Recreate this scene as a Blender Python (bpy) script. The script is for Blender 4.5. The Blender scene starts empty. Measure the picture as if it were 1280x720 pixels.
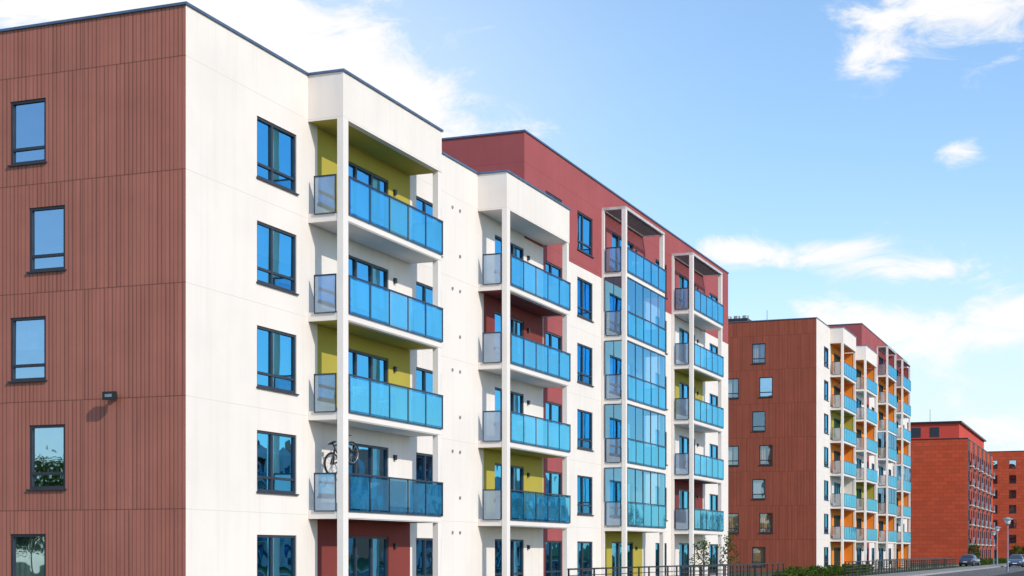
import bpy, math, random
from mathutils import Vector, Matrix
random.seed(7)
sc = bpy.context.scene
COL = sc.collection

# ------------------------------------------------------------------ node helpers
def new_mat(name):
    m = bpy.data.materials.new(name); m.use_nodes = True
    nt = m.node_tree; nt.nodes.clear()
    out = nt.nodes.new('ShaderNodeOutputMaterial')
    return m, nt, out
def N(nt, t, **kw):
    n = nt.nodes.new(t)
    for k, v in kw.items(): setattr(n, k, v)
    return n
def setin(nt, sock, v):
    if isinstance(v, bpy.types.NodeSocket): nt.links.new(v, sock)
    else: sock.default_value = v
def M(nt, op, a, b=0.0, c=0.0):
    n = N(nt, 'ShaderNodeMath', operation=op)
    setin(nt, n.inputs[0], a); setin(nt, n.inputs[1], b)
    if op in ('MULTIPLY_ADD', 'COMPARE', 'SMOOTH_MIN'): setin(nt, n.inputs[2], c)
    return n.outputs[0]
def MIX(nt, f, a, b, bt='MIX'):
    n = N(nt, 'ShaderNodeMix', data_type='RGBA', blend_type=bt)
    setin(nt, n.inputs[0], f)
    for s, v in ((n.inputs[6], a), (n.inputs[7], b)):
        if isinstance(v, (tuple, list)) and len(v) == 3: v = (*v, 1)
        setin(nt, s, v)
    return n.outputs[2]
def NOISE(nt, vec, scale, detail=4, rough=.55, dist=0):
    n = N(nt, 'ShaderNodeTexNoise')
    if vec is not None: nt.links.new(vec, n.inputs['Vector'])
    n.inputs['Scale'].default_value = scale; n.inputs['Detail'].default_value = detail
    n.inputs['Roughness'].default_value = rough; n.inputs['Distortion'].default_value = dist
    return n.outputs[0]
def MAP(nt, vec, scale):
    n = N(nt, 'ShaderNodeMapping'); nt.links.new(vec, n.inputs[0]); n.inputs['Scale'].default_value = scale
    return n.outputs[0]
def MR(nt, v, a, b, c=0., d=1., smooth=False):
    n = N(nt, 'ShaderNodeMapRange'); n.interpolation_type = 'SMOOTHSTEP' if smooth else 'LINEAR'
    setin(nt, n.inputs[0], v)
    for i, q in enumerate((a, b, c, d)): n.inputs[i+1].default_value = q
    return n.outputs[0]
def principled(nt, out, col, rough=.6, metal=0., spec=.4):
    p = N(nt, 'ShaderNodeBsdfPrincipled')
    if isinstance(col, (tuple, list)): col = (*col[:3], 1)
    setin(nt, p.inputs['Base Color'], col)
    setin(nt, p.inputs['Roughness'], rough); p.inputs['Metallic'].default_value = metal
    p.inputs['Specular IOR Level'].default_value = spec
    nt.links.new(p.outputs[0], out.inputs[0])
    return p
def OBJ(nt):
    t = N(nt, 'ShaderNodeTexCoord'); s = N(nt, 'ShaderNodeSeparateXYZ')
    nt.links.new(t.outputs['Object'], s.inputs[0])
    return t.outputs['Object'], s.outputs
def joint(nt, v, period, off, width):
    f = M(nt, 'FRACT', M(nt, 'DIVIDE', M(nt, 'ADD', v, off), period))
    return M(nt, 'LESS_THAN', f, width/period)

def mat_plaster(name, col, var=.03, jz=True, jy=7.44, jdark=.80):
    m, nt, out = new_mat(name); o, s = OBJ(nt)
    n1 = NOISE(nt, o, .35, 4)
    dark = tuple(c*(1-2.2*var) for c in col)
    c = MIX(nt, MR(nt, n1, .35, .62), dark, col)
    if jz:
        st = NOISE(nt, MAP(nt, o, (2.2, 2.2, .12)), 1.4, 3)      # faint rain staining
        c = MIX(nt, MR(nt, st, .5, .8, 0, .3), c, tuple(q*.76 for q in col))
        j = M(nt, 'MAXIMUM', joint(nt, s[2], 3.0, .15, .02), joint(nt, s[1], jy, .55, .016))
        c = MIX(nt, j, c, tuple(q*jdark for q in col))
    principled(nt, out, c, .8, 0, .25)
    return m

def mat_ribbed(name, col, pitch=.13, axis=0):
    m, nt, out = new_mat(name); o, s = OBJ(nt)
    u = s[axis]
    uu = M(nt, 'DIVIDE', u, pitch)
    fr = M(nt, 'FRACT', uu); idx = M(nt, 'FLOOR', uu)
    lvl = M(nt, 'FLOOR', M(nt, 'DIVIDE', M(nt, 'ADD', s[2], .15), 3.0))
    cv = N(nt, 'ShaderNodeCombineXYZ'); nt.links.new(idx, cv.inputs[0]); nt.links.new(lvl, cv.inputs[1])
    wn = N(nt, 'ShaderNodeTexWhiteNoise', noise_dimensions='2D'); nt.links.new(cv.outputs[0], wn.inputs['Vector'])
    w = M(nt, 'MULTIPLY_ADD', wn.outputs[0], .30, .12)
    groove = M(nt, 'LESS_THAN', fr, w)
    jz = joint(nt, s[2], 3.0, .15, .03); jv = joint(nt, u, 3.3, .0, .02)
    jt = M(nt, 'MAXIMUM', jz, jv)
    n1 = NOISE(nt, o, .5, 4); n2 = NOISE(nt, MAP(nt, o, (8, 8, .5)), 1, 3)
    c = MIX(nt, MR(nt, n1, .3, .7), tuple(q*.82 for q in col), tuple(q*1.1 for q in col))
    c = MIX(nt, MR(nt, n2, .3, .75, 0, .5), c, tuple(q*1.12+.02 for q in col))
    c = MIX(nt, M(nt, 'MULTIPLY', wn.outputs[0], .22), c, tuple(q*.6 for q in col))
    c = MIX(nt, M(nt, 'MULTIPLY', groove, .62), c, tuple(q*.36 for q in col))
    c = MIX(nt, M(nt, 'MULTIPLY', jt, .65), c, tuple(q*.3 for q in col))
    p = principled(nt, out, c, .65, 0, .3)
    b = N(nt, 'ShaderNodeBump'); b.inputs['Strength'].default_value = .5; b.inputs['Distance'].default_value = .02
    nt.links.new(M(nt, 'SUBTRACT', 1.0, M(nt, 'MAXIMUM', groove, jt)), b.inputs['Height'])
    nt.links.new(b.outputs[0], p.inputs['Normal'])
    return m

def mat_brick(name, col, mortar=(.3, .25, .22), axis='x', sc_=1.0):
    m, nt, out = new_mat(name); o, s = OBJ(nt)
    cv = N(nt, 'ShaderNodeCombineXYZ')
    nt.links.new(s[0 if axis == 'x' else 1], cv.inputs[0]); nt.links.new(s[2], cv.inputs[1])
    b = N(nt, 'ShaderNodeTexBrick'); nt.links.new(cv.outputs[0], b.inputs['Vector'])
    b.inputs['Scale'].default_value = sc_; b.inputs['Color1'].default_value = (*col, 1)
    b.inputs['Color2'].default_value = (*[q*.8 for q in col], 1); b.inputs['Mortar'].default_value = (*mortar, 1)
    b.inputs['Mortar Size'].default_value = .03
    b.inputs['Brick Width'].default_value = 1.2; b.inputs['Row Height'].default_value = .6
    principled(nt, out, b.outputs[0], .8, 0, .2)
    return m

def mat_plain(name, col, rough=.5, metal=0., var=.15, scale=3.):
    m, nt, out = new_mat(name); o, s = OBJ(nt)
    n = NOISE(nt, o, scale, 2)
    c = MIX(nt, MR(nt, n, .3, .7), tuple(q*(1-var) for q in col), tuple(min(1, q*(1+var)) for q in col))
    principled(nt, out, c, rough, metal)
    return m

def mat_window(name, tint=(.30, .62, .88), fac=.72, tr=(.35, .45, .55)):
    m, nt, out = new_mat(name); o, s = OBJ(nt)
    g = N(nt, 'ShaderNodeBsdfGlossy'); g.inputs['Roughness'].default_value = .015
    g.inputs['Color'].default_value = (*tint, 1)
    b = N(nt, 'ShaderNodeBump'); b.inputs['Strength'].default_value = .2; b.inputs['Distance'].default_value = .03
    nt.links.new(NOISE(nt, o, 1.1, 1), b.inputs['Height']); nt.links.new(b.outputs[0], g.inputs['Normal'])
    t = N(nt, 'ShaderNodeBsdfTransparent'); t.inputs['Color'].default_value = (*tr, 1)
    mx = N(nt, 'ShaderNodeMixShader'); mx.inputs[0].default_value = fac
    nt.links.new(t.outputs[0], mx.inputs[1]); nt.links.new(g.outputs[0], mx.inputs[2])
    nt.links.new(mx.outputs[0], out.inputs[0])
    return m

def mat_balglass(name, dif, glos, gfac=.38, tfac=.3, tr=(.3, .6, .85), rough=.03):
    m, nt, out = new_mat(name); o, s = OBJ(nt)
    # frosted laminate: diffuse + translucent + see-through, with a sky reflection on top
    n = NOISE(nt, MAP(nt, o, (1, 1, .6)), .9, 2)
    c = MIX(nt, MR(nt, n, .35, .65), tuple(q*.62 for q in dif), dif)
    d = N(nt, 'ShaderNodeBsdfDiffuse'); nt.links.new(c, d.inputs[0])
    tl = N(nt, 'ShaderNodeBsdfTranslucent'); nt.links.new(c, tl.inputs[0])
    t = N(nt, 'ShaderNodeBsdfTransparent'); t.inputs[0].default_value = (*tr, 1)
    g = N(nt, 'ShaderNodeBsdfGlossy'); g.inputs[0].default_value = (*glos, 1); g.inputs['Roughness'].default_value = rough
    b = N(nt, 'ShaderNodeBump'); b.inputs['Strength'].default_value = .25; b.inputs['Distance'].default_value = .04
    nt.links.new(NOISE(nt, o, .8, 1), b.inputs['Height']); nt.links.new(b.outputs[0], g.inputs['Normal'])
    m1 = N(nt, 'ShaderNodeMixShader'); m1.inputs[0].default_value = .4
    nt.links.new(d.outputs[0], m1.inputs[1]); nt.links.new(tl.outputs[0], m1.inputs[2])
    m2 = N(nt, 'ShaderNodeMixShader'); m2.inputs[0].default_value = tfac
    nt.links.new(m1.outputs[0], m2.inputs[1]); nt.links.new(t.outputs[0], m2.inputs[2])
    m3 = N(nt, 'ShaderNodeMixShader'); m3.inputs[0].default_value = gfac
    nt.links.new(m2.outputs[0], m3.inputs[1]); nt.links.new(g.outputs[0], m3.inputs[2])
    nt.links.new(m3.outputs[0], out.inputs[0])
    return m

MT = dict(
 white=mat_plaster('white_plaster', (.79, .725, .665)),
 white2=mat_plaster('white_trim', (.79, .735, .69), jz=False),
 rib=mat_ribbed('ribbed_brown_cladding', (.42, .148, .105)),
 rib2=mat_ribbed('ribbed_red_cladding', (.33, .075, .040)),
 red=mat_plaster('maroon_plaster', (.36, .088, .09), var=.06, jdark=.65),
 red2=mat_plaster('dark_maroon_plaster', (.22, .045, .038), var=.06, jz=False),
 olive=mat_plaster('olive_plaster', (.42, .35, .055), jz=False),
 orange=mat_plaster('orange_plaster', (.78, .26, .03), jz=False),
 cream=mat_plaster('cream_plaster', (.72, .66, .58), jz=False),
 frame=mat_plain('dark_window_frame', (.03, .035, .05), .4),
 coping=mat_plain('roof_coping_metal', (.12, .17, .26), .4, .6),
 roof=mat_plain('roof_felt', (.08, .08, .085), .9),
 glass=mat_window('window_glass', (.16, .62, .98), .76),
 glassn=mat_window('gable_window_glass', (.55, .78, .98), .62, (.5, .58, .65)),
 glassb=mat_window('clear_gable_glass', (.55, .72, .9), .28, (.75, .75, .75)),
 bglass=mat_balglass('blue_balcony_glass', (.045, .43, .82), (.24, .74, 1.0), .56, .40, (.25, .62, .9)),
 bedge=mat_window('blue_glass_edge', (.12, .45, .72), .45, (.25, .55, .8)),
 gglass=mat_balglass('grey_frosted_glass', (.46, .52, .60), (.5, .7, .9), .3, .3, (.55, .7, .85)),
 gglassw=mat_balglass('white_frosted_glass', (.70, .64, .60), (.8, .85, .9), .2, .35, (.85, .8, .78)),
 eglass=mat_window('enclosure_glass', (.28, .68, .98), .58, (.5, .72, .88)),
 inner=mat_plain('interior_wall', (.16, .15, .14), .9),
 curtain=mat_plain('curtain_fabric', (.76, .70, .60), .9, 0, .1, 8),
 blind=mat_plain('blind_fabric', (.6, .64, .70), .9, 0, .1, 8),
 ocurtain=mat_plain('orange_curtain', (.66, .38, .18), .9, 0, .2, 8),
 slat=mat_plain('pergola_slat', (.10, .085, .09), .7),
 pframe=mat_plain('pergola_frame', (.50, .48, .47), .6),
 black=mat_plain('black_metal', (.02, .02, .022), .4),
 steel=mat_plain('galvanised_steel', (.35, .36, .37), .4, .8),
 brick=mat_brick('red_brick_cladding', (.56, .085, .035), (.30, .06, .035)),
 bricky=mat_brick('red_brick_cladding_side', (.56, .085, .035), (.30, .06, .035), 'y'),
 brred=mat_plaster('bright_red_plaster', (.58, .07, .05), jz=False),
 dkbrown=mat_plaster('dark_brown_plaster', (.13, .06, .06), jz=False),
)

# ------------------------------------------------------------------ mesh builder
class MB:
    def __init__(s): s.v = []; s.f = []; s.m = []; s.mats = []
    def mi(s, k):
        if k not in s.mats: s.mats.append(k)
        return s.mats.index(k)
    def quad(s, pts, k):
        b = len(s.v); s.v += [tuple(p) for p in pts]; s.f.append(tuple(range(b, b+len(pts)))); s.m.append(s.mi(k))
    def box(s, x0, x1, y0, y1, z0, z1, k):
        if x0 > x1: x0, x1 = x1, x0
        if y0 > y1: y0, y1 = y1, y0
        b = len(s.v)
        s.v += [(x0,y0,z0),(x1,y0,z0),(x1,y1,z0),(x0,y1,z0),(x0,y0,z1),(x1,y0,z1),(x1,y1,z1),(x0,y1,z1)]
        for q in ((0,3,2,1),(4,5,6,7),(0,1,5,4),(1,2,6,5),(2,3,7,6),(3,0,4,7)):
            s.f.append(tuple(b+i for i in q)); s.m.append(s.mi(k))
    def tube(s, p, q, r0, r1, k, n=8, cap=True):
        p = Vector(p); q = Vector(q); d = (q-p).normalized()
        a = d.orthogonal().normalized(); c = d.cross(a); b = len(s.v)
        for P, r in ((p, r0), (q, r1)):
            for i in range(n):
                t = 2*math.pi*i/n; s.v.append(tuple(P+a*math.cos(t)*r+c*math.sin(t)*r))
        for i in range(n):
            j = (i+1) % n; s.f.append((b+i, b+j, b+n+j, b+n+i)); s.m.append(s.mi(k))
        if cap:
            s.f.append(tuple(b+i for i in reversed(range(n)))); s.m.append(s.mi(k))
            s.f.append(tuple(b+n+i for i in range(n))); s.m.append(s.mi(k))
    def torus(s, c, R, r, ax, k, n=28, m=6):
        c = Vector(c); ax = Vector(ax).normalized(); a = ax.orthogonal().normalized(); d = ax.cross(a); b = len(s.v)
        for i in range(n):
            t = 2*math.pi*i/n; e = a*math.cos(t)+d*math.sin(t)
            for j in range(m):
                w = 2*math.pi*j/m; s.v.append(tuple(c+e*(R+r*math.cos(w))+ax*r*math.sin(w)))
        for i in range(n):
            for j in range(m):
                i2 = (i+1) % n; j2 = (j+1) % m
                s.f.append((b+i*m+j, b+i2*m+j, b+i2*m+j2, b+i*m+j2)); s.m.append(s.mi(k))
    def obj(s, name, parent=None, smooth=False):
        me = bpy.data.meshes.new(name); me.from_pydata(s.v, [], s.f)
        for k in s.mats: me.materials.append(MT[k])
        me.polygons.foreach_set('material_index', s.m)
        if smooth: me.polygons.foreach_set('use_smooth', [True]*len(s.f))
        me.update()
        o = bpy.data.objects.new(name, me); COL.objects.link(o)
        if parent: o.parent = parent
        return o
def empty(name, loc=(0, 0, 0), rz=0):
    e = bpy.data.objects.new(name, None); COL.objects.link(e); e.location = loc; e.rotation_euler = (0, 0, rz)
    e.empty_display_size = .5
    return e

PF = lambda u, z, d: (-d, u, z)      # street facade (outward +x)
PN = lambda u, z, d: (u, d, z)       # gable (outward -y)

def wall(mb, P, u0, u1, z0, z1, holes, matfn, cu=(), cz=(), dep=.16):
    us = sorted({u0, u1, *[h[0] for h in holes], *[h[1] for h in holes], *[c for c in cu if u0 < c < u1]})
    zs = sorted({z0, z1, *[h[2] for h in holes], *[h[3] for h in holes], *[c for c in cz if z0 < c < z1]})
    us = [u for u in us if u0 <= u <= u1]; zs = [z for z in zs if z0 <= z <= z1]
    for a, b in zip(us, us[1:]):
        for c, d in zip(zs, zs[1:]):
            mu, mz = (a+b)/2, (c+d)/2
            if any(h[0] < mu < h[1] and h[2] < mz < h[3] for h in holes): continue
            mb.quad([P(a, c, 0), P(b, c, 0), P(b, d, 0), P(a, d, 0)], matfn(mu, mz))
    for h in holes:
        a, b, c, d = h[:4]; k = matfn(a-.02, (c+d)/2)
        mb.quad([P(a, c, 0), P(a, d, 0), P(a, d, dep), P(a, c, dep)], k)
        mb.quad([P(b, c, 0), P(b, c, dep), P(b, d, dep), P(b, d, 0)], k)
        mb.quad([P(a, d, 0), P(b, d, 0), P(b, d, dep), P(a, d, dep)], k)
        mb.quad([P(a, c, 0), P(a, c, dep), P(b, c, dep), P(b, c, 0)], k)

def gbox(mb, P, u0, u1, z0, z1, d0, d1, k):
    a = P(u0, z0, d0); b = P(u1, z1, d1)
    mb.box(min(a[0], b[0]), max(a[0], b[0]), min(a[1], b[1]), max(a[1], b[1]), z0, z1, k)

def window(fr, gl, cu, P, u0, u1, z0, z1, style, rnd, warm=False, gk='glass'):
    w = .075; F = 'frame'
    gbox(fr, P, u0, u1, z0, z0+w, .03, .13, F); gbox(fr, P, u0, u1, z1-w, z1, .03, .13, F)
    gbox(fr, P, u0, u0+w, z0+w, z1-w, .03, .13, F); gbox(fr, P, u1-w, u1, z0+w, z1-w, .03, .13, F)
    gbox(fr, P, u0-.05, u1+.05, z0-.045, z0-.002, -.06, .05, F)          # sill
    W = u1-u0; H = z1-z0
    if style == 'wide':
        m = u0+W*.40; t = z0+H*.24
        gbox(fr, P, m-.045, m+.045, z0+w, z1-w, .035, .125, F)
        gbox(fr, P, u0+w, m-.045, t-.035, t+.035, .04, .12, F); gbox(fr, P, m+.045, u1-w, t-.035, t+.035, .04, .12, F)
    elif style == 'narrow':
        t = z0+H*.24
        gbox(fr, P, u0+w, u1-w, t-.04, t+.04, .04, .12, F)
    elif style == 'door':
        for q in (.33, .66):
            m = u0+W*q; gbox(fr, P, m-.055, m+.055, z0+w, z1-w, .035, .125, F)
        t = z0+H*.36
        gbox(fr, P, u0+w, u0+W*.33-.055, t-.04, t+.04, .04, .12, F)
        gbox(fr, P, u0+W*.66+.055, u1-w, t-.04, t+.04, .04, .12, F)
    # each pane is hung very slightly out of true, so reflections differ from window to window
    t1, t2, t3, t4 = (.09+rnd.uniform(-.008, .008) for _ in range(4))
    gl.quad([P(u0+w, z0+w, t1), P(u1-w, z0+w, t2), P(u1-w, z1-w, t3), P(u0+w, z1-w, t3+t1-t2)], gk)
    r = rnd.random(); k = rnd.choice(['curtain', 'curtain', 'blind'])
    if warm and rnd.random() < .6: k = 'ocurtain'
    if r < (.9 if warm else .62):
        if k == 'blind' or r < .15:
            zb = z0+H*rnd.choice([.0, .25, .5, .65])
            cu.quad([P(u0, zb, .20), P(u1, zb, .20), P(u1, z1, .20), P(u0, z1, .20)], k)
        else:
            sides = rnd.choice([(0, .35), (.62, 1), (0, 1), (0, .25), (.7, 1)])
            spans = [sides] if rnd.random() < .5 else [(0, .25), (.75, 1)]
            if warm: spans = [(0, .42), (.6, 1)] if rnd.random() < .5 else [(0, 1)]
            for s0, s1 in spans:
                n = max(4, int((s1-s0)*W/.09)); pr = None
                for i in range(n+1):
                    u = u0+W*(s0+(s1-s0)*i/n); d = .22+(.05 if i % 2 else 0)
                    if pr: cu.quad([P(pr[0], z0, pr[1]), P(u, z0, d), P(u, z1, d), P(pr[0], z1, pr[1])], k)
                    pr = (u, d)

def apartment(name, X0, Y0, F, rz=0, seed=1, rib='rib', bigcol=None, glazed=((2, 3, 4, 5), ()), warm=False, side='gglass', fine=True, gkn='glassn', fins=False):
    rnd = random.Random(seed)
    E = empty(name, (X0, Y0, 0), rz)
    L = 60.6; D = 16.0; RS = 25.05
    ZW = 3*F+1.2; ZR = 3*F+4.1; p = 1.2
    T = [dict(y0=6.65, y1=13.95, kind='box', door=(8.8, 12.25)),
         dict(y0=20.05, y1=27.25, kind='box', door=(21.8, 25.0)),
         dict(y0=35.25, y1=42.0, kind='open', door=(36.9, 40.4)),
         dict(y0=47.5, y1=54.3, kind='open', door=(49.1, 52.6))]
    if bigcol is None:
        bigcol = [['red2', 'white', 'olive', 'white', 'olive'],
                  ['white', 'olive', 'white', 'red2', 'white'],
                  ['olive', 'white', 'red2', 'white', 'olive', 'red'],
                  ['white', 'red2', 'white', 'olive', 'white', 'white']]
    walls = MB(); fr = MB(); gl = MB(); cu = MB(); bal = MB(); rl = MB(); bg = MB(); trim = MB(); inn = MB()
    cols = [(3.65, 5.95), (14.45, 16.6), (27.6, 29.7), (31.75, 33.95), (44.4, 46.6), (55.9, 58.1)]
    holesF = []
    for (a, b) in cols:
        nf = F+1 if a > RS else F
        for k in range(nf):
            z = 3*k; holesF.append((a, b, z+.46, z+2.22, 'wide'))
    for t in T:
        nf = F+1 if t['kind'] == 'open' else F
        for k in range(nf):
            z = 3*k; holesF.append((t['door'][0], t['door'][1], z+.06, z+2.24, 'door'))
    def mf(u, z):
        for t, bc in zip(T, bigcol):
            hi = 3*F+2.8 if t['kind'] == 'open' else 3*F-.2
            if t['y0']+.6 < u < t['y1'] and z < hi:
                kk = int((z+.14)//3)
                if kk < len(bc) and bc[kk] != 'white': return bc[kk]
        if u > RS and z > 3*F-.3: return 'red'
        if 27.3 < u < 30.0: return 'red'
        return 'white'
    czs = [3*F-.3, 3*F-.2, 3*F+2.8]+[3*k-.14 for k in range(1, F+2)]
    cus = [27.3, 30.0, RS]+[t['y0']+.6 for t in T]+[t['y1'] for t in T]
    wall(walls, PF, 0, RS, -.3, ZW, [h for h in holesF if h[0] < RS and h[1] <= RS], mf, cus, czs)
    wall(walls, PF, RS, L, -.3, ZR, [h for h in holesF if h[0] >= RS], mf, cus, czs)
    holesN = []
    for k in range(F):
        z = 3*k; topk = (F-1-k) % 2
        offs = [4.5, 9.2, 12.9] if topk == 0 else [3.86, 6.9, 11.6]
        for o_ in offs: holesN.append((-(o_+1.2), -o_, z+.46, z+2.22, 'narrow'))
    wall(walls, PN, -D, 0, -.3, ZW, holesN, lambda u, z: rib)
    walls.quad([(-D, 0, -.3), (-D, 0, ZW), (-D, RS, ZW), (-D, RS, -.3)], 'white')
    walls.quad([(-D, RS, -.3), (-D, RS, ZR), (-D, L, ZR), (-D, L, -.3)], 'white')
    walls.quad([(0, L, -.3), (0, L, ZR), (-D, L, ZR), (-D, L, -.3)], rib)
    walls.quad([(-D, RS, ZW-.5), (0, RS, ZW-.5), (0, RS, ZR), (-D, RS, ZR)], 'red')
    walls.quad([(-D, 0, ZW-.4), (0, 0, ZW-.4), (0, RS, ZW-.4), (-D, RS, ZW-.4)], 'roof')
    walls.quad([(-D, RS, ZR-.4), (0, RS, ZR-.4), (0, L, ZR-.4), (-D, L, ZR-.4)], 'roof')
    c = 'coping'
    def cop(x0, x1, y0, y1, z): trim.box(x0, x1, y0, y1, z, z+.07, c)
    cop(-D, .05, -.05, .28, ZW); cop(-.28, .05, .28, 6.65-.003, ZW); cop(-.28, .05, 13.953, 20.047, ZW); cop(-D, -D+.3, .28, RS, ZW)
    cop(-D, .05, RS-.05, RS+.28, ZR); cop(-.28, .05, RS+.28, L, ZR); cop(-D, -.28, L-.28, L, ZR)
    for t in T[:2]: cop(-.28, p+.05, t['y0']-.05, t['y1']+.05, ZW+.002)
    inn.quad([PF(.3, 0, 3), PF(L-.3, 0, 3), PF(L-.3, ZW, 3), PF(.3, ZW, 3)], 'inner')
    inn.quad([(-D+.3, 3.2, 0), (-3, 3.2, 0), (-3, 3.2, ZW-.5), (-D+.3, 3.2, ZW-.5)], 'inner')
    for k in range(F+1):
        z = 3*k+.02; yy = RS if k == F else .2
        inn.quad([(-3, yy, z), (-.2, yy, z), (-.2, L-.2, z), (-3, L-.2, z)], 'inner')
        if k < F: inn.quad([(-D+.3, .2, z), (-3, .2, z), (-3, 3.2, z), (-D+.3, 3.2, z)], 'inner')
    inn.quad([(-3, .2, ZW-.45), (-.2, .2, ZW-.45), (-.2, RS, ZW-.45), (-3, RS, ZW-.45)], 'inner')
    for h in holesF: window(fr, gl, cu, PF, *h[:5], rnd, False)
    for h in holesN: window(fr, gl, cu, PN, *h[:5], rnd, warm, gkn if (not warm or rnd.random() < .75) else 'glassn')
    # ---- balconies
    for ti, (t, bc) in enumerate(zip(T, bigcol)):
        y0, y1 = t['y0'], t['y1']; op = t['kind'] == 'open'
        topf = F+1 if op else F
        ztop = 3*F+2.9 if op else 3*F-.2
        pw = .24 if op else .34
        trim.box(p-.2, p, y0, y0+pw, -.3, ztop, 'white2')
        trim.box(p-.22, p-.02, y1-.26, y1-.02, -.3, ztop, 'white2')
        if not op:
            trim.box(0.003, p, y0, y1, 3*F-.2, ZW, 'white')
            sk = bc[min(F, len(bc))-1]
            if sk != 'white': trim.box(.02, p-.22, y0+.02, y1-.02, 3*F-.206, 3*F-.203, sk)
        else:
            trim.box(.01, .14, y0, y0+.12, -.3, ztop, 'white2')
            zt = ztop; K = 'pframe'
            trim.box(.01, p, y0, y0+.10, zt, zt+.13, K); trim.box(.01, p, y1-.12, y1-.02, zt, zt+.13, K)
            trim.box(p-.10, p, y0+.10, y1-.12, zt, zt+.13, K); trim.box(.01, .10, y0+.10, y1-.12, zt, zt+.13, K)
            n = 30
            for i in range(n):
                yy = y0+.22+(y1-y0-.5)*i/(n-1)
                trim.box(.10, p-.10, yy, yy+.05, zt+.01, zt+.12, 'slat')
        if fins:      # coloured dividing wall at the end of each loggia
            for k in range(topf):
                ck = bc[k] if k < len(bc) else 'white'
                if ck != 'white': bal.box(.006, p-.24, y1-.22, y1-.06, 3*k+.003, 3*k+2.72, ck)
        for k in range(1, topf):
            z = 3*k
            bal.box(.004, p-.03, y0+.02, y1-.01, z-.27, z, 'white2')
            bal.box(p-.03, p-.005, y0+pw+.003, y1-.004, z-.24, z-.06, 'white2')
            lower = bc[k-1] if k-1 < len(bc) else 'white'
            if lower != 'white': bal.box(.02, p-.24, y0+.04, y1-.3, z-.277, z-.272, lower)
            gz = (ti-2 in (0, 1)) and ((k+1) in glazed[ti-2])
            a, b = y0+pw+.02, y1+.01; n = 5; xg = p+.03
            for i in range(n):
                u0 = a+(b-a)*i/n+.018; u1 = a+(b-a)*(i+1)/n-.018
                za, zb, q = z-.02, z+1.08, .06
                x1_ = xg+rnd.uniform(-.006, .006); x2_ = xg+rnd.uniform(-.006, .006)
                if fine:      # frosted field with a clear border
                    bg.quad([(x1_, u0+q, za+q), (x2_, u1-q, za+q), (x2_, u1-q, zb-q), (x1_, u0+q, zb-q)], 'bglass')
                    bg.quad([(xg, u0, za), (xg, u1, za), (xg, u1, za+q), (xg, u0, za+q)], 'bedge')
                    bg.quad([(xg, u0, zb-q), (xg, u1, zb-q), (xg, u1, zb), (xg, u0, zb)], 'bedge')
                    bg.quad([(xg, u0, za+q), (xg, u0+q, za+q), (xg, u0+q, zb-q), (xg, u0, zb-q)], 'bedge')
                    bg.quad([(xg, u1-q, za+q), (xg, u1, za+q), (xg, u1, zb-q), (xg, u1-q, zb-q)], 'bedge')
                else:
                    bg.quad([(xg, u0, za), (xg, u1, za), (xg, u1, zb), (xg, u0, zb)], 'bglass')
                if i: rl.box(xg-.03, xg+.008, u0-.033, u0-.003, z-.05, z+1.08, 'frame')
            rl.box(xg-.03, xg+.02, a-.02, b+.02, z+1.08, z+1.125, 'frame')
            rl.box(xg-.015, xg+.012, a, b, z-.05, z-.02, 'frame')
            rl.box(xg-.03, xg+.012, a-.02, a+.015, z-.05, z+1.08, 'frame'); rl.box(xg-.03, xg+.012, b-.015, b+.02, z-.05, z+1.08, 'frame')
            for ys, kk, xa in ((y0-.02, side, .22), (y1+.03, side, .1)):
                xa_, xb = xa, p-.22 if ys < y1 else p
                bg.quad([(xa_+.03, ys, z-.02), (xb-.03, ys, z-.02), (xb-.03, ys, z+1.08), (xa_+.03, ys, z+1.08)], kk)
                rl.box(xa_, xb, ys-.02, ys+.02, z+1.08, z+1.125, 'frame'); rl.box(xa_, xb, ys-.012, ys+.012, z-.05, z-.02, 'frame')
                rl.box(xa_, xa_+.03, ys-.015, ys+.015, z-.02, z+1.08, 'frame'); rl.box(xb-.03, xb, ys-.015, ys+.015, z-.02, z+1.08, 'frame')
            if gz:
                zt = z+2.73
                for i in range(n+1):
                    u = a+(b-a)*i/n
                    rl.box(p-.02, p+.02, u-.02, u+.02, z+1.125, zt, 'frame')
                rl.box(p-.02, p+.03, a, b, zt-.05, zt, 'frame')
                for i in range(n):
                    u0 = a+(b-a)*i/n+.02; u1 = a+(b-a)*(i+1)/n-.02; d1 = rnd.uniform(-.01, .01)
                    bg.quad([(p+d1, u0, z+1.12), (p-d1, u1, z+1.12), (p-d1, u1, zt-.05), (p+d1, u0, zt-.05)], 'eglass')
                bg.quad([(.15, y0-.01, z+1.12), (p-.2, y0-.01, z+1.12), (p-.2, y0-.01, zt-.05), (.15, y0-.01, zt-.05)], 'eglass')
                rl.box(.15, .19, y0-.03, y0+.01, z+1.12, zt, 'frame'); rl.box(.6, .63, y0-.03, y0+.01, z+1.12, zt, 'frame')
                rl.box(.19, p-.2, y0-.03, y0+.01, zt-.05, zt, 'frame')
        for k in range(topf):
            yl = t['door'][1]+.35
            trim.box(.002, .09, yl, yl+.14, 3*k+1.85, 3*k+2.02, 'black')
    for k in range(F):
        for (yy, zz) in ((17.6, 2.45), (18.3, 2.45), (18.3, .75)):
            trim.tube((.001, yy, 3*k+zz), (.035, yy, 3*k+zz), .065, .06, 'steel', 10)
    walls.obj('walls', E); fr.obj('window_frames', E); gl.obj('window_glass', E)
    cu.obj('curtains', E); bal.obj('balcony_slabs', E); rl.obj('balcony_rails', E); bg.obj('balcony_glass', E)
    trim.obj('trim', E); inn.obj('interior', E)
    return E

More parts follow.
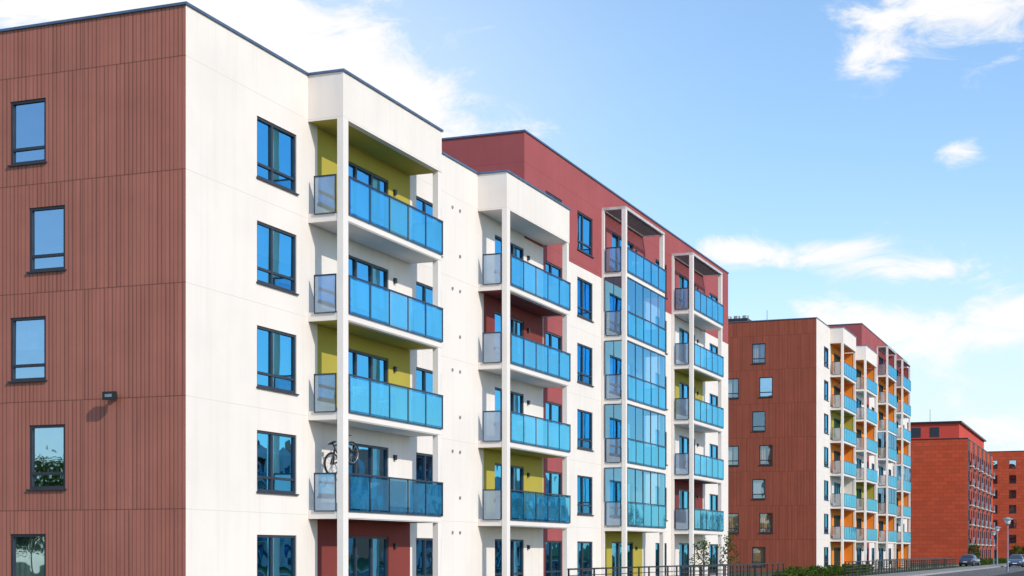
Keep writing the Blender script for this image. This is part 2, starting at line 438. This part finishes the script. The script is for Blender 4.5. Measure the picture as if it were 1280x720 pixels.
A = apartment('apartment_building', -23.2, 35.55, 5, seed=3)
bc2 = [['orange', 'orange', 'cream', 'orange', 'olive', 'orange', 'orange'],
       ['white', 'orange', 'olive', 'white', 'orange', 'white', 'orange'],
       ['white', 'orange', 'orange', 'white', 'orange', 'orange', 'orange', 'red'],
       ['orange', 'white', 'orange', 'white', 'orange', 'white', 'orange', 'red']]
B = apartment('apartment_building', -25.3, 137.4, 7, seed=11, rib='rib2', bigcol=bc2, glazed=((3, 5), (4,)), warm=True, side='gglassw', fine=False, gkn='glassb', fins=True)
eq = MB()
eq.box(-9.4, -6.8, 3, 5, 21.8, 23.0, 'black'); eq.box(-6.6, -5.6, 3, 4.6, 21.8, 22.7, 'steel')
for i in range(3): eq.tube((-8.8+.8*i, 4, 23.0), (-8.8+.8*i, 4, 23.35), .3, .3, 'steel', 12)
eq.tube((-5.0, 3, 21.8), (-5.0, 3, 23.6), .04, .03, 'steel'); eq.tube((-10.3, 3, 21.8), (-10.3, 3, 23.9), .04, .03, 'steel')
eq.obj('rooftop_equipment', B)
# opposite side of the street (seen only in reflections)
C1 = apartment('apartment_building', 44, 178, 4, rz=math.pi, seed=21, fine=False)
C2 = apartment('apartment_building', 44, 250, 4, rz=math.pi, seed=22, fine=False)

def block(name, X0, Y0, D, L, F, near, front, cols, ncols, seed, pent=True):
    rnd = random.Random(seed); E = empty(name, (X0, Y0, 0))
    w = MB(); fr = MB(); gl = MB(); cu = MB(); tr = MB()
    Z = 3*F+1.0
    hF = [(a, b, 3*k+.7, 3*k+2.3, 'wide') for k in range(F) for a, b in cols]
    hN = [(a, b, 3*k+.7, 3*k+2.3, 'narrow') for k in range(F) for a, b in ncols]
    wall(w, PF, 0, L, -.3, Z, hF, lambda u, z: front if int(u//4) % 2 else 'dkbrown', [4*i for i in range(1, 40)])
    wall(w, PN, -D, 0, -.3, Z, hN, lambda u, z: near)
    w.quad([(-D, 0, -.3), (-D, 0, Z), (-D, L, Z), (-D, L, -.3)], front)
    w.quad([(-D, L, -.3), (-D, L, Z), (0, L, Z), (0, L, -.3)], front)
    w.quad([(-D, 0, Z-.3), (0, 0, Z-.3), (0, L, Z-.3), (-D, L, Z-.3)], 'roof')
    tr.box(-D, .05, -.05, .3, Z, Z+.15, 'black'); tr.box(-.3, .05, .3, L, Z, Z+.15, 'black')
    for h in hF: window(fr, gl, cu, PF, *h[:5], rnd)
    for h in hN: window(fr, gl, cu, PN, *h[:5], rnd, True, 'glassn')
    for k in range(1, F):
        for y in range(3, int(L)-4, 8):
            tr.box(.003, .5, y, y+3.2, 3*k-.1, 3*k+.1, 'pframe'); tr.box(.46, .5, y, y+3.2, 3*k+.1, 3*k+1.1, 'gglass')
    if pent:
        tr.box(-D+.3, -1.4, 1.5, L-2, Z-.29, Z+2.6, 'brred')
        tr.box(-D, -1.0, 1.2, L-1.7, Z+2.6, Z+2.85, 'black')
        for i in range(4):
            x = -D+3+i*(D-6)/4; tr.box(x, x+1.4, 1.46, 1.49, Z+.5, Z+2.0, 'frame')
        tr.box(-D+4, -D+6.2, 4, 6, Z+2.85, Z+3.7, 'steel'); tr.tube((-6, 4, Z+2.85), (-6, 4, Z+5), .05, .04, 'steel')
    w.obj('walls', E); fr.obj('window_frames', E); gl.obj('window_glass', E); cu.obj('curtains', E); tr.obj('trim', E)
    return E
block('red_apartment_block', -22.6, 247, 17, 48, 6, 'brick', 'bricky',
      [(1.2+4*i, 3.2+4*i) for i in range(11)], [(-15.6, -14.4)], 5)
block('red_apartment_block', -9, 330, 44, 18, 7, 'brick', 'bricky',
      [(1.2+4*i, 3.2+4*i) for i in range(4)], [(-42+3.6*i, -40.6+3.6*i) for i in range(11)], 6, False)

# ------------------------------------------------------------------ floodlight on the gable
fl = empty('wall_floodlight', (-25.4, 35.55, 5.9))
m = MB(); m.box(-.05, .05, -.10, -.002, -.06, .06, 'black'); m.tube((0, -.1, 0), (0, -.24, .04), .022, .022, 'black')
m.box(-.2, .2, -.34, -.23, -.10, .12, 'black'); m.box(-.11, .11, -.352, -.342, -.03, .05, 'steel')
for i in range(5): m.box(-.18+.085*i, -.16+.085*i, -.228, -.2, -.08, .1, 'black')
m.obj('lamp_body', fl)

# ------------------------------------------------------------------ bicycle on the balcony
MT['bikeframe'] = mat_plain('bicycle_paint', (.03, .03, .035), .3)
def bicycle(loc, rz, tilt, fk='bikeframe'):
    E = empty('bicycle', loc, rz); E.rotation_euler = (0, tilt, rz)
    b = MB(); r = .34
    for x in (-.52, .52):
        b.torus((x, 0, r), r, .03, (0, 1, 0), 'black'); b.torus((x, 0, r), r-.035, .012, (0, 1, 0), 'steel')
        b.tube((x, -.04, r), (x, .04, r), .025, .025, 'steel')
        for i in range(12):
            a = math.pi*2*i/12; b.tube((x, 0, r), (x+math.cos(a)*r, 0, r+math.sin(a)*r), .004, .004, 'steel', 4, False)
    bb = (-.08, 0, .28); st = (-.22, 0, .82); hd = (.34, 0, .80); hb = (.38, 0, .66)
    for p_, q_ in ((bb, st), (bb, hb), (st, hd), (hd, hb), (bb, (-.52, .05, r)), (bb, (-.52, -.05, r)), ((-.2, 0, .75), (-.52, .05, r)), ((-.2, 0, .75), (-.52, -.05, r)),
                   (hb, (.52, .05, r)), (hb, (.52, -.05, r)), (hd, (.33, 0, .95)), (st, (-.25, 0, .92))):
        b.tube(p_, q_, .026, .026, fk)
    b.tube((.38, -.28, .96), (.38, .28, .96), .016, .016, 'black'); b.tube((.33, 0, .95), (.38, 0, .96), .016, .016, 'black')
    b.box(-.38, -.12, -.06, .06, .92, .96, 'black')
    b.torus(bb, .09, .012, (0, 1, 0), 'steel'); b.tube((-.08, .05, .28), (.06, .06, .2), .01, .01, 'steel'); b.tube((-.08, -.05, .28), (-.22, -.06, .36), .01, .01, 'steel')
    b.obj('bicycle_frame', E, True)
    return E
bicycle((-22.6, 43.45, 4.3), math.radians(78), math.radians(-22))

def chair(loc, rz):
    E = empty('balcony_chair', loc, rz); b = MB(); k = 'white2'
    for x in (-.2, .2):
        for y in (-.2, .2): b.tube((x*1.1, y*1.1, 0), (x*.9, y*.9, .44), .018, .022, k)
    b.box(-.23, .23, -.23, .22, .44, .475, k)
    for i in range(5): b.box(-.2+.088*i, -.15+.088*i, -.235, -.21, .475, .88, k)
    b.box(-.22, .24, -.24, -.205, .88, .94, k)
    for x in (-.23, .23): b.box(x-.02, x+.02, -.2, .18, .66, .69, k); b.tube((x, .16, .475), (x, .16, .66), .015, .015, k)
    b.obj('chair_frame', E)
for (y, k, r) in ((44.6, 2, .4), (46.5, 2, 2.4), (45.3, 1, 1.), (58.5, 2, 1.), (60.3, 1, 3.), (74, 5, 1.), (86, 2, 2), (87.5, 3, .5)):
    chair((-22.65, y, 3*k+.005), r)

# ------------------------------------------------------------------ ground, road
def mat_ground(name, c1, c2, s1, s2, rough=.95):
    m, nt, out = new_mat(name); o, s = OBJ(nt)
    f = M(nt, 'ADD', M(nt, 'MULTIPLY', NOISE(nt, o, s1, 5), .5), M(nt, 'MULTIPLY', NOISE(nt, o, s2, 3), .5))
    principled(nt, out, MIX(nt, MR(nt, f, .35, .65), c1, c2), rough, 0, .15)
    return m
MT['grass'] = mat_ground('grass_ground', (.035, .06, .015), (.075, .10, .03), .15, 9)
MT['asphalt'] = mat_ground('asphalt', (.042, .042, .044), (.065, .065, .068), .3, 40)
MT['paving'] = mat_brick('paving_slabs', (.28, .27, .26), (.14, .13, .12), 'x', 1.6)
MT['kerb'] = mat_plain('kerb_concrete', (.34, .33, .32), .85)
MT['paint'] = mat_plain('road_paint', (.72, .72, .70), .7)
g = MB(); g.quad([(-2500, -800, 0), (2500, -800, 0), (2500, 4000, 0), (-2500, 4000, 0)], 'grass'); g.obj('ground')
g = MB(); g.quad([(-14, -60, .004), (6, -60, .004), (6, 318, .004), (-14, 318, .004)], 'asphalt')
g.quad([(-60, 304, .004), (-14, 304, .004), (-14, 318, .004), (-60, 318, .004)], 'asphalt'); g.obj('road')
g = MB()
for i in range(60): g.box(-4.2, -4.08, -50+6*i, -47+6*i, .004, .008, 'paint')
for i in range(100): g.box(-13.8, -9.2, -50+2.7*i, -49.9+2.7*i, .004, .008, 'paint')
g.obj('road_markings')
g = MB(); g.box(-14.15, -14, -60, 304, 0, .13, 'kerb'); g.box(6, 6.15, -60, 318, 0, .13, 'kerb'); g.obj('kerb')
g = MB()
g.box(-17, -14.153, -60, 304, 0, .12, 'paving'); g.box(6.153, 9, -60, 318, 0, .12, 'paving'); g.box(-22.0, -21.0, 30, 300, 0, .05, 'paving')
g.obj('pavement')

def railing(x, y0, y1):
    E = empty('metal_railing', (x, y0, 0)); b = MB(); L = y1-y0; n = int(L/1.5)
    for i in range(n+1):
        y = L*i/n; b.box(-.03, .03, y-.03, y+.03, 0, 1.06, 'black')
    for z in (.25, .45, .65, .85): b.box(-.015, .015, 0, L, z-.015, z+.015, 'black')
    b.box(-.035, .035, -.05, L+.05, 1.06, 1.12, 'black')
    b.obj('railing_bars', E)
railing(-19.3, 55, 94); railing(-18.0, 66, 82); railing(-17.6, 106, 178); railing(-20.5, 140, 196)

# ------------------------------------------------------------------ street lamps
MT['lampglass'] = mat_plain('lamp_globe', (.75, .78, .8), .2); MT['lampgrey'] = mat_plain('lamp_grey_paint', (.22, .26, .32), .4)
def street_lamp(loc, h=4.8):
    E = empty('street_lamp', loc); b = MB(); s_ = 'lampgrey'
    b.tube((0, 0, 0), (0, 0, .9), .11, .09, s_, 12); b.tube((0, 0, .9), (0, 0, h-.6), .075, .055, s_, 12)
    b.tube((0, 0, h-.6), (0, 0, h-.5), .14, .2, s_, 14); b.tube((0, 0, h-.5), (0, 0, h-.12), .2, .32, 'lampglass', 14)
    b.tube((0, 0, h-.12), (0, 0, h-.06), .44, .42, s_, 18); b.tube((0, 0, h-.06), (0, 0, h+.1), .42, .06, s_, 18)
    b.obj('lamp_body', E)
street_lamp((-10.0, 147, 0)); street_lamp((-18.3, 240, 0)); street_lamp((-15.2, 205, .12))

# ------------------------------------------------------------------ cars
MT['tyre'] = mat_plain('tyre_rubber', (.02, .02, .02), .9); MT['carglass'] = mat_plain('car_glass', (.02, .03, .04), .08)
MT['headlamp'] = mat_plain('headlamp', (.8, .8, .8), .1); MT['taillamp'] = mat_plain('tail_lamp', (.5, .02, .02), .2)
def car(loc, rz, col, i=0):
    ck = 'carpaint%d' % i; m_, nt, out = new_mat(ck); p = principled(nt, out, col, .3, .1, .5)
    p.inputs['Coat Weight'].default_value = .8; MT[ck] = m_
    E = empty('parked_car', loc, rz); b = MB()
    S = [(-2.15, .72, .42, .72, .70, .74), (-2.08, .82, .26, .92, .78, .95), (-1.75, .87, .22, 1.0, .76, 1.04), (-1.35, .89, .2, 1.0, .62, 1.40), (-.6, .9, .2, .98, .60, 1.50),
         (.25, .9, .2, .95, .60, 1.46), (.95, .89, .2, .92, .74, .97), (1.6, .86, .2, .84, .74, .88), (2.0, .80, .24, .68, .66, .72), (2.14, .66, .38, .55, .58, .57)]
    R = []
    for x, w, zb, zl, wr, zr in S:
        base = len(b.v)
        for pt in ((-w*.93, zb), (-w, (zb+zl)/2), (-w*.97, zl), (-wr, zr-.04), (-wr*.7, zr), (wr*.7, zr), (wr, zr-.04), (w*.97, zl), (w, (zb+zl)/2), (w*.93, zb)):
            b.v.append((x, pt[0], pt[1]))
        R.append(base)
    for si, (a, c_) in enumerate(zip(R, R[1:])):
        for j in range(10):
            j2 = (j+1) % 10; k = ck
            if si in (2, 3, 4, 5) and j in (2, 6): k = 'carglass'
            if si in (2, 5) and j in (3, 4, 5): k = 'carglass'
            b.f.append((a+j, c_+j, c_+j2, a+j2)); b.m.append(b.mi(k))
    b.f.append(tuple(R[0]+j for j in range(10))); b.m.append(b.mi(ck)); b.f.append(tuple(R[-1]+j for j in reversed(range(10)))); b.m.append(b.mi(ck))
    b.obj('body', E, True)
    d = MB()
    for x in (-1.32, 1.35):
        for s_ in (-1, 1):
            d.tube((x, s_*.70, .32), (x, s_*.905, .32), .32, .32, 'tyre', 20); d.tube((x, s_*.9, .32), (x, s_*.915, .32), .2, .18, 'steel', 12)
    d.obj('wheels', E)
    d = MB()
    for s_ in (-1, 1):
        d.box(2.02, 2.09, s_*.5, s_*.72, .56, .68, 'headlamp'); d.box(-2.14, -2.06, s_*.6, s_*.8, .74, .9, 'taillamp'); d.box(.7, .85, s_*.9, s_*1.05, .95, 1.07, ck)
    d.box(-2.19, -2.15, -.26, .26, .5, .62, 'lampglass'); d.box(2.13, 2.17, -.26, .26, .4, .5, 'lampglass')
    d.obj('lights', E)
cols = [(.05, .06, .08), (.03, .03, .035), (.6, .6, .6), (.35, .03, .03), (.08, .14, .3), (.3, .31, .32), (.06, .08, .14)]
for i, (x, y) in enumerate(((-11.6, 232), (-11.6, 243), (-11.6, 254), (-12.4, 213), (-11.6, 262), (-11.6, 285), (-12.4, 196))):
    car((x, y, .004), math.radians(90 if i in (0, 1, 2, 4) else -90), cols[i], i)
car((-18.6, 206, .004), math.radians(80), (.04, .06, .12), 8)

# ------------------------------------------------------------------ trees and shrubs
MT['bark'] = mat_plain('bark', (.12, .09, .06), .95, 0, .3, 12)
def mat_leaf(name, c1, c2):
    m, nt, out = new_mat(name); o, s = OBJ(nt)
    c = MIX(nt, MR(nt, NOISE(nt, o, 2.5, 2), .35, .65), c1, c2)
    d = N(nt, 'ShaderNodeBsdfDiffuse'); nt.links.new(c, d.inputs[0]); t = N(nt, 'ShaderNodeBsdfTranslucent'); nt.links.new(c, t.inputs[0])
    mx = N(nt, 'ShaderNodeMixShader'); mx.inputs[0].default_value = .3
    nt.links.new(d.outputs[0], mx.inputs[1]); nt.links.new(t.outputs[0], mx.inputs[2]); nt.links.new(mx.outputs[0], out.inputs[0])
    return m
MT['leaf'] = mat_leaf('foliage', (.035, .075, .012), (.10, .14, .03))
def tree(name, loc, h, r, seed, nl=2600, lf=.13, trunk=.35):
    rnd = random.Random(seed); E = empty(name, loc); b = MB(); l = MB()
    b.tube((0, 0, -.05), (0, 0, h*trunk), h*.022, h*.016, 'bark', 9); b.tube((0, 0, h*trunk), (rnd.uniform(-.2, .2), 0, h*.85), h*.016, h*.004, 'bark', 7)
    cl = []
    for i in range(16):
        a = i*2.4+rnd.random(); zz = h*(trunk+(.93-trunk)*((i+.6)/16)); rr = r*rnd.uniform(.45, .95)*(1-.6*((i/16)**2))
        q = Vector((math.cos(a)*rr, math.sin(a)*rr, zz+h*.04)); b.tube((0, 0, zz-h*.1 if zz > h*trunk else h*trunk*.9), q, h*.008, h*.002, 'bark', 5)
        cl.append((q, r*rnd.uniform(.28, .45)))
    for i in range(nl):
        c_, s_ = rnd.choice(cl); d = Vector((rnd.gauss(0, 1), rnd.gauss(0, 1), rnd.gauss(0, .8))); d *= s_*.55
        P_ = c_+d; a = Vector((rnd.gauss(0, 1), rnd.gauss(0, 1), rnd.gauss(0, 1))).normalized(); e = a.orthogonal().normalized(); f = a.cross(e)
        z = lf*rnd.uniform(.6, 1.3); l.quad([P_-e*z, P_-f*z*.6, P_+e*z, P_+f*z*.6], 'leaf')
    b.obj('trunk', E, True); l.obj('crown', E)
tree('tree', (-58, -4, 0), 7.0, 2.8, 1); tree('tree', (-66, -12, 0), 7.6, 3.2, 2); tree('tree', (-50, -2, 0), 5.5, 2.2, 3, 1800)
tree('tree', (-76, -20, 0), 8, 3.6, 4)
for i, (x, y, h) in enumerate(((-20.5, 79.5, 2.4), (-20.4, 84.5, 2.7))):
    tree('young_tree', (x, y, 0), h, .55, 10+i, 420, .06)
for i in range(4): tree('street_tree', (8.5+i*.3, 130+38*i, 0), 7, 2.5, 40+i, 1500)
for i, (x, y) in enumerate(((-19.5, 222), (-16.5, 262), (-16.5, 282), (-17, 300))):
    tree('street_tree', (x, y, 0), 2.8, 1.0, 60+i, 1000, .10)
def hedge(name, x0, x1, y0, y1, h, seed, n):
    rnd = random.Random(seed); l = MB(); E = empty(name, (0, 0, 0))
    for i in range(n):
        y = rnd.uniform(y0, y1); hh = h*(.75+.35*math.sin(y*1.3+seed)*math.sin(y*.47))
        P_ = Vector((rnd.uniform(x0, x1), y, rnd.uniform(.02, 1)**.6*hh)); a = Vector((rnd.gauss(0, 1), rnd.gauss(0, 1), rnd.gauss(0, 1))).normalized(); e = a.orthogonal().normalized(); f = a.cross(e)
        z = rnd.uniform(.05, .11); l.quad([P_-e*z, P_-f*z*.6, P_+e*z, P_+f*z*.6], 'leaf')
    l.obj('leaves', E)
hedge('hedge', -20.9, -19.8, 98, 134, .75, 3, 9000)
hedge('hedge', -19.2, -18.4, 215, 300, .9, 5, 9000)

# ------------------------------------------------------------------ world: Nishita sky + procedural clouds
EL = math.radians(33); AZ = math.radians(114)
w = bpy.data.worlds.new("World"); sc.world = w; w.use_nodes = True
nt = w.node_tree; nt.nodes.clear()
out = nt.nodes.new('ShaderNodeOutputWorld'); bg_ = nt.nodes.new('ShaderNodeBackground')
sky = nt.nodes.new('ShaderNodeTexSky'); sky.sky_type = 'NISHITA'; sky.sun_disc = False
sky.sun_elevation = EL; sky.sun_rotation = AZ; sky.air_density = 1.0; sky.dust_density = .4; sky.ozone_density = 2.5
hs = nt.nodes.new('ShaderNodeHueSaturation'); hs.inputs['Saturation'].default_value = 1.22; hs.inputs['Value'].default_value = 1.5
nt.links.new(sky.outputs[0], hs.inputs['Color'])
tc = nt.nodes.new('ShaderNodeTexCoord'); sp = nt.nodes.new('ShaderNodeSeparateXYZ'); nt.links.new(tc.outputs['Generated'], sp.inputs[0])
a = M(nt, 'ARCTAN2', sp.outputs[0], sp.outputs[1])
hr = M(nt, 'SQRT', M(nt, 'ADD', M(nt, 'MULTIPLY', sp.outputs[0], sp.outputs[0]), M(nt, 'MULTIPLY', sp.outputs[1], sp.outputs[1])))
e = M(nt, 'DIVIDE', sp.outputs[2], M(nt, 'MAXIMUM', hr, .05))
cv = nt.nodes.new('ShaderNodeCombineXYZ'); nt.links.new(a, cv.inputs[0]); nt.links.new(e, cv.inputs[1])
n1 = NOISE(nt, MAP(nt, cv.outputs[0], (1, 2.0, 1)), 17, 9, .66, .6)
def blobs(L):
    tot = None
    for (az, el, ra, re, wt) in L:
        d = N(nt, 'ShaderNodeVectorMath', operation='SUBTRACT'); nt.links.new(cv.outputs[0], d.inputs[0]); d.inputs[1].default_value = (math.radians(az), el, 0)
        q = N(nt, 'ShaderNodeVectorMath', operation='MULTIPLY'); nt.links.new(d.outputs[0], q.inputs[0]); q.inputs[1].default_value = (1/math.radians(ra), 1/re, 0)
        l = N(nt, 'ShaderNodeVectorMath', operation='DOT_PRODUCT'); nt.links.new(q.outputs[0], l.inputs[0]); nt.links.new(q.outputs[0], l.inputs[1])
        gsn = M(nt, 'MULTIPLY', M(nt, 'EXPONENT', M(nt, 'MULTIPLY', l.outputs['Value'], -1.0)), wt)
        tot = gsn if tot is None else M(nt, 'ADD', tot, gsn)
    return tot
s_cl = blobs([(-31, .325, 5.5, .04, 1.5), (-26.3, .282, 3.5, .032, 1.3), (-38, .345, 6, .03, 1.4), (-23, .25, 3.4, .03, .9),
              (-5.0, .335, 3.8, .03, 1.25), (-8.5, .306, 1.5, .024, .9), (-5.35, .247, .9, .012, .85),
              (-10.3, .188, 3.6, .014, .95), (-6.8, .172, 2.2, .009, .9), (-13.5, .190, 1.6, .014, .7), (-6.2, .130, 3.8, .022, 1.0), (-3.0, .145, 2.4, .018, 1.0),
              (-9.0, .142, 2.2, .012, .85), (-4.2, .070, 3.6, .022, .95), (-11, .155, 2.0, .009, .75), (-13, .10, 3, .03, .6)])
far = MR(nt, M(nt, 'ABSOLUTE', M(nt, 'ADD', a, .30)), .45, .8, 0, 1, True)
glob = M(nt, 'MULTIPLY', far, MR(nt, NOISE(nt, cv.outputs[0], 2.2, 2), .5, .75, 0, .95))
s_all = M(nt, 'ADD', s_cl, glob)
ero = MR(nt, n1, .34, .66, .95, 0)
dens = MR(nt, M(nt, 'SUBTRACT', s_all, ero), -.05, .8, 0, .98, True)
haze = M(nt, 'ADD', blobs([(-30, .27, 10, .15, .5), (-14, .0, 40, .12, .42), (-6, .06, 9, .11, .42), (-24, .12, 6, .2, .15)]), .19)
haze = M(nt, 'MINIMUM', haze, .92)
c1 = MIX(nt, haze, hs.outputs[0], (5.4, 6.25, 6.9))
c2 = MIX(nt, dens, c1, (6.85, 6.75, 6.7))
nt.links.new(c2, bg_.inputs[0]); bg_.inputs[1].default_value = .15
nt.links.new(bg_.outputs[0], out.inputs[0])

sd = bpy.data.lights.new('sun', 'SUN'); sd.energy = 3.5; sd.angle = math.radians(.6); sd.color = (1, .92, .81)
so = bpy.data.objects.new('sun', sd); COL.objects.link(so)
dirv = Vector((math.cos(EL)*math.sin(AZ), math.cos(EL)*math.cos(AZ), math.sin(EL)))
so.rotation_euler = dirv.to_track_quat('Z', 'Y').to_euler(); so.location = (30, -30, 60)

cd = bpy.data.cameras.new('camera'); co = bpy.data.objects.new('camera', cd); COL.objects.link(co)
co.location = (0, 0, 1.7); co.rotation_euler = (math.radians(90), 0, math.radians(21.4))
cd.lens = 55.24; cd.sensor_width = 36; cd.shift_y = .2586; cd.clip_end = 6000; cd.clip_start = .1
sc.camera = co
sc.view_settings.view_transform = 'Standard'; sc.view_settings.look = 'None'; sc.view_settings.exposure = 0
